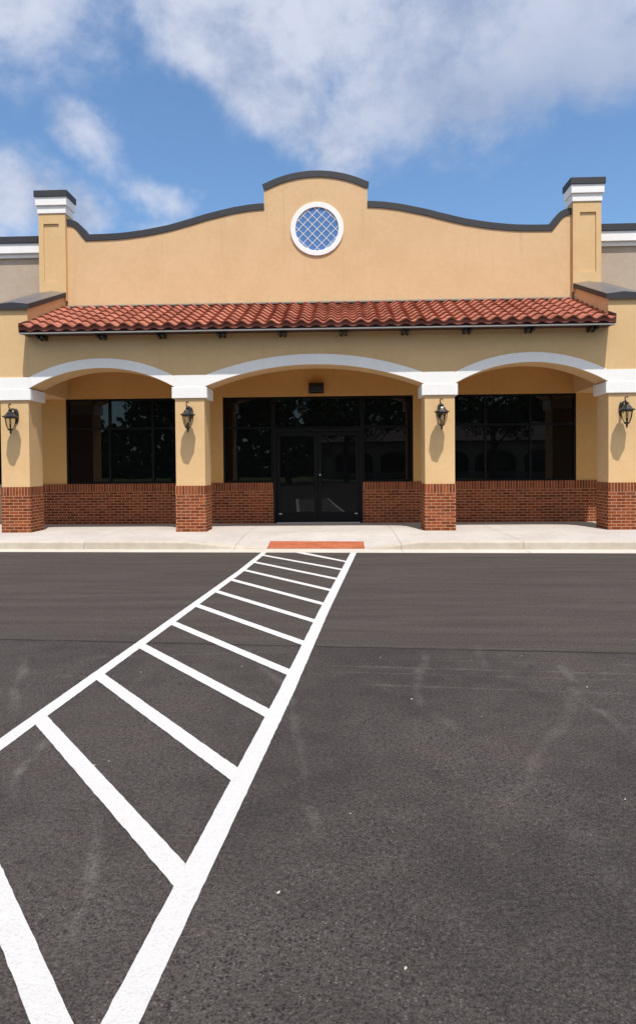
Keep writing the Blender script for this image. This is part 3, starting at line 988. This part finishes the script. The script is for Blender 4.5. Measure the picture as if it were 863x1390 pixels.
# ------------------------------------------------------------------ wall lanterns
def make_lantern(label):
    """origin on the wall, at the height of the cage brim; faces -Y"""
    t_ = thing('wall_lantern', label, 'wall lantern', (0, 0, 0), 'black wall lanterns on the porch columns')
    yc = -.26
    # backplate: tall oval
    bm = BM(); n = 20; pr = []
    for rr, yy in ((1.0, .0), (1.0, -.018), (.8, -.034), (.45, -.045)):
        pr.append([bm.verts.new((.062 * rr * math.cos(2 * math.pi * k / n), yy, .02 + .17 * rr * math.sin(2 * math.pi * k / n))) for k in range(n)])
    for r0, r1 in zip(pr, pr[1:]):
        for k in range(n): bm.faces.new((r0[k], r0[(k + 1) % n], r1[(k + 1) % n], r1[k]))
    bm.faces.new(pr[-1]); obj('backplate', bm, M_BLACK, t_)
    # arm: from plate up and out, then curling into the top hook
    bm = BM()
    pts = []
    for k in range(13):
        a = math.pi * k / 12
        pts.append((0, -.03 - .115 * (1 - math.cos(a)), .07 + .10 * math.sin(a)))
    tube(bm, pts, [.021 - .0005 * k for k in range(13)], 8)
    hk = [(0, yc, .10), (-.010, yc + .004, .15), (-.030, yc + .006, .195), (-.034, yc + .004, .235), (-.016, yc, .266), (.010, yc - .006, .268), (.022, yc - .008, .248), (.010, yc - .006, .230)]
    tube(bm, hk, [.017, .016, .015, .014, .013, .012, .011, .012], 8)
    tube(bm, [(0, -.03, -.05), (0, -.08, -.085), (0, -.12, -.06), (0, -.11, -.02)], [.014, .012, .011, .012], 8)
    obj('arm', bm, M_BLACK, t_, smooth=True)
    # roof
    bm = BM()
    lathe(bm, [(.020, .150), (.044, .140), (.046, .118), (.030, .105), (.062, .090), (.074, .072), (.085, .05), (.118, .016), (.162, -.004), (.168, -.018), (.152, -.026), (.128, -.030)], 8, (0, yc, 0), .5)
    obj('lamp_roof', bm, M_BLACK, t_)
    # cage ribs and rings
    cage = [(.122, -.03), (.116, -.07), (.108, -.13), (.095, -.19), (.075, -.245), (.05, -.285)]
    bm = BM()
    for k in range(6):
        a = 2 * math.pi * k / 6
        tube(bm, [(r * math.cos(a), yc + r * math.sin(a), z) for r, z in cage], .0075, 5)
    lathe(bm, [(.128, -.028), (.130, -.045), (.118, -.048)], 8, (0, yc, 0), .5)
    lathe(bm, [(.052, -.275), (.064, -.287), (.058, -.302), (.030, -.315), (.018, -.335), (.026, -.350), (.020, -.366), (.010, -.385), (.003, -.41)], 8, (0, yc, 0), .5)
    obj('cage', bm, M_BLACK, t_)
    bm = BM(); lathe(bm, [(r - .006, z) for r, z in cage], 8, (0, yc, 0), .5, cap=False); obj('glass', bm, M_LGLASS, t_)
    bm = BM()
    lathe(bm, [(.014, -.28), (.014, -.18), (.011, -.178)], 8, (0, yc, 0)); 
    sk = obj('socket', bm, M_BLACK, t_)
    bm = BM(); lathe(bm, [(.010, -.178), (.018, -.15), (.017, -.125), (.008, -.09), (.002, -.075)], 10, (0, yc, 0)); obj('bulb', bm, M_BULB, t_, smooth=True)
    return t_


ZL = 2.728
labs = ['black wall lantern on the far left corner column', 'black wall lantern on the column left of the glass doors',
        'black wall lantern on the column right of the glass doors', 'black wall lantern on the far right corner column']
lan = make_lantern(labs[0])
for x, lb in zip((-6.62, -2.715, 2.735, 6.615), labs):
    o = lan if x < -6 else copy_tree(lan)
    o.location = (x, .006, ZL); o['label'] = lb

# box light above the doors
fl = thing('porch_light', 'small black box light on the wall above the double doors', 'wall light', (-.02, YW, 3.53))
bm = BM(); prism(bm, [(0, -.13), (-.03, -.13), (-.17, -.10), (-.19, .03), (-.13, .125), (0, .135)], 'x', -.185, .185); obj('housing', bm, M_BLACK, fl, bev=.01)
bm = BM(); box(bm, -.15, .15, -.135, -.05, -.128, -.118)
for v in bm.verts: v.co.z += (v.co.y + .05) * -.2
obj('lens', bm, M_LGLASS, fl)

# ------------------------------------------------------------------ across the lot (seen in the glass)
mall = thing('arcade_shops', 'long low shop building with arches across the lot, reflected in the right window', 'building', (26, -64, 0))
bm = BM(); n = 60; xs = []; lo = []
for k in range(9):
    cx = -24 + k * 6; a = 2.5
    for i in range(13):
        x = cx - a + 2 * a * i / 12; xs.append(x); lo.append(2.6 + .9 * math.sqrt(max(0, 1 - ((x - cx) / a) ** 2)) ** 1)
strip(bm, xs, lo, [4.6] * len(xs), -.4, 0); 
for k in range(10): box(bm, -27.4 + k * 6, -26.5 + k * 6, -.4, 0, 0, 2.6)
obj('arcade', bm, M_TAUPE, mall)
bm = BM(); box(bm, -28, 28, -12, -3, 0, 4.6); obj('wall', bm, M_TAUPE, mall)
bm = BM(); prism(bm, [(.6, 4.5), (.6, 4.7), (-6, 7.4), (-12.5, 4.7), (-12.5, 4.5)], 'x', -28.5, 28.5); obj('roof', bm, M_SHINGLE, mall)
bm = BM(); box(bm, -26, 26, -2.98, -2.9, .8, 3); obj('window', bm, M_GLASS, mall)


def make_tree(label, seed, h=14, spread=5.5):
    rnd = random.Random(seed)
    t_ = thing('oak_tree', label, 'tree', (0, 0, 0), 'trees across the lot')
    bm = BM()
    tube(bm, [(0, 0, -.1), (.1, .05, h * .2), (.0, .15, h * .4), (.15, .1, h * .75)], [.36, .28, .2, .06], 9)
    tips = []
    for k in range(12):
        a = rnd.uniform(0, 6.28); z0 = h * rnd.uniform(.28, .6); L = spread * rnd.uniform(.55, 1.0)
        e = Vector((math.cos(a) * L, math.sin(a) * L, z0 + L * rnd.uniform(.3, .8)))
        tube(bm, [(0.05, .1, z0), tuple(e * .5 + Vector((0, 0, z0 * .5 + .3))), tuple(e)], [.13, .08, .03], 6); tips.append(e)
    obj('trunk', bm, M_BARK, t_)
    bm = BM()
    cl = [(tip, rnd.uniform(1.0, 1.9)) for tip in tips]
    for k in range(20):
        a = rnd.uniform(0, 6.28); q = rnd.random() ** .5 * spread * .8; z = h * rnd.uniform(.42, 1.0); q *= math.sqrt(max(.1, 1 - ((z / h - .6) / .45) ** 2))
        cl.append((Vector((math.cos(a) * q, math.sin(a) * q, z)), rnd.uniform(.9, 1.7)))
    for c, r in cl:
        for k in range(230):
            v = Vector((rnd.gauss(0, 1), rnd.gauss(0, 1), rnd.gauss(0, 1))).normalized() * r * rnd.uniform(.45, 1.05); v.z *= .75
            p = c + v; s_ = rnd.uniform(.10, .2)
            u1 = Vector((rnd.gauss(0, 1), rnd.gauss(0, 1), rnd.gauss(0, 1))).normalized(); u2 = u1.cross(Vector((rnd.gauss(0, 1), rnd.gauss(0, 1), .3))).normalized()
            bm.faces.new([bm.verts.new(p + u1 * s_), bm.verts.new(p + u2 * s_ * .6), bm.verts.new(p - u1 * s_), bm.verts.new(p - u2 * s_ * .6)])
    me = bpy.data.meshes.new('crown'); bm.to_mesh(me); bm.free(); me.materials.append(M_LEAF)
    o = bpy.data.objects.new('crown', me); COL.objects.link(o); o.parent = t_
    return t_


woods = BM(); rnd = random.Random(5)
for k in range(20000):
    x = rnd.uniform(-110, 110); hh = 13 + 3 * math.sin(x * .21) + 2 * math.sin(x * .57 + 1)
    p = Vector((x, -88 + rnd.uniform(-4, 4), rnd.random() ** 1.5 * hh)); s_ = rnd.uniform(.4, .9)
    u1 = Vector((rnd.gauss(0, 1), rnd.gauss(0, .4), rnd.gauss(0, 1))).normalized(); u2 = u1.cross(Vector((rnd.gauss(0, .4), 1, rnd.gauss(0, .4)))).normalized()
    woods.faces.new([woods.verts.new(p + u1 * s_), woods.verts.new(p + u2 * s_ * .7), woods.verts.new(p - u1 * s_), woods.verts.new(p - u2 * s_ * .7)])
me = bpy.data.meshes.new('woods'); woods.to_mesh(me); woods.free(); me.materials.append(M_LEAF)
o = bpy.data.objects.new('woods', me); COL.objects.link(o); tag(o, 'dark belt of woods far across the lot, mirrored in the glass', 'woods', kind='stuff')
protos = [make_tree('', 3), make_tree('', 11, 12, 5)]
spots = [(-17, -50, 0, 1.15, 'broad leafy tree at the far left of the row across the lot'),
         (-10, -46, 1, 1.1, 'leafy tree second from the left in the row across the lot'),
         (-4.5, -44, 0, .95, 'tall leafy tree across the lot, reflected left of the glass doors'),
         (1.0, -50, 1, 1.0, 'leafy tree across the lot, reflected above the glass doors'),
         (8.5, -45, 0, .95, 'leafy tree across the lot, reflected right of the glass doors'),
         (15, -44, 1, 1.0, 'leafy tree across the lot, reflected in the right window'),
         (23, -47, 0, 1.05, 'broad leafy tree at the far right of the row across the lot')]
used = set()
for i, (x, y, k, sc, lb) in enumerate(spots):
    o = protos[k] if k not in used else copy_tree(protos[k]); used.add(k)
    o.location = (x, y, 0); o.scale = (sc, sc, sc); o.rotation_euler.z = i * 1.3; o['label'] = lb
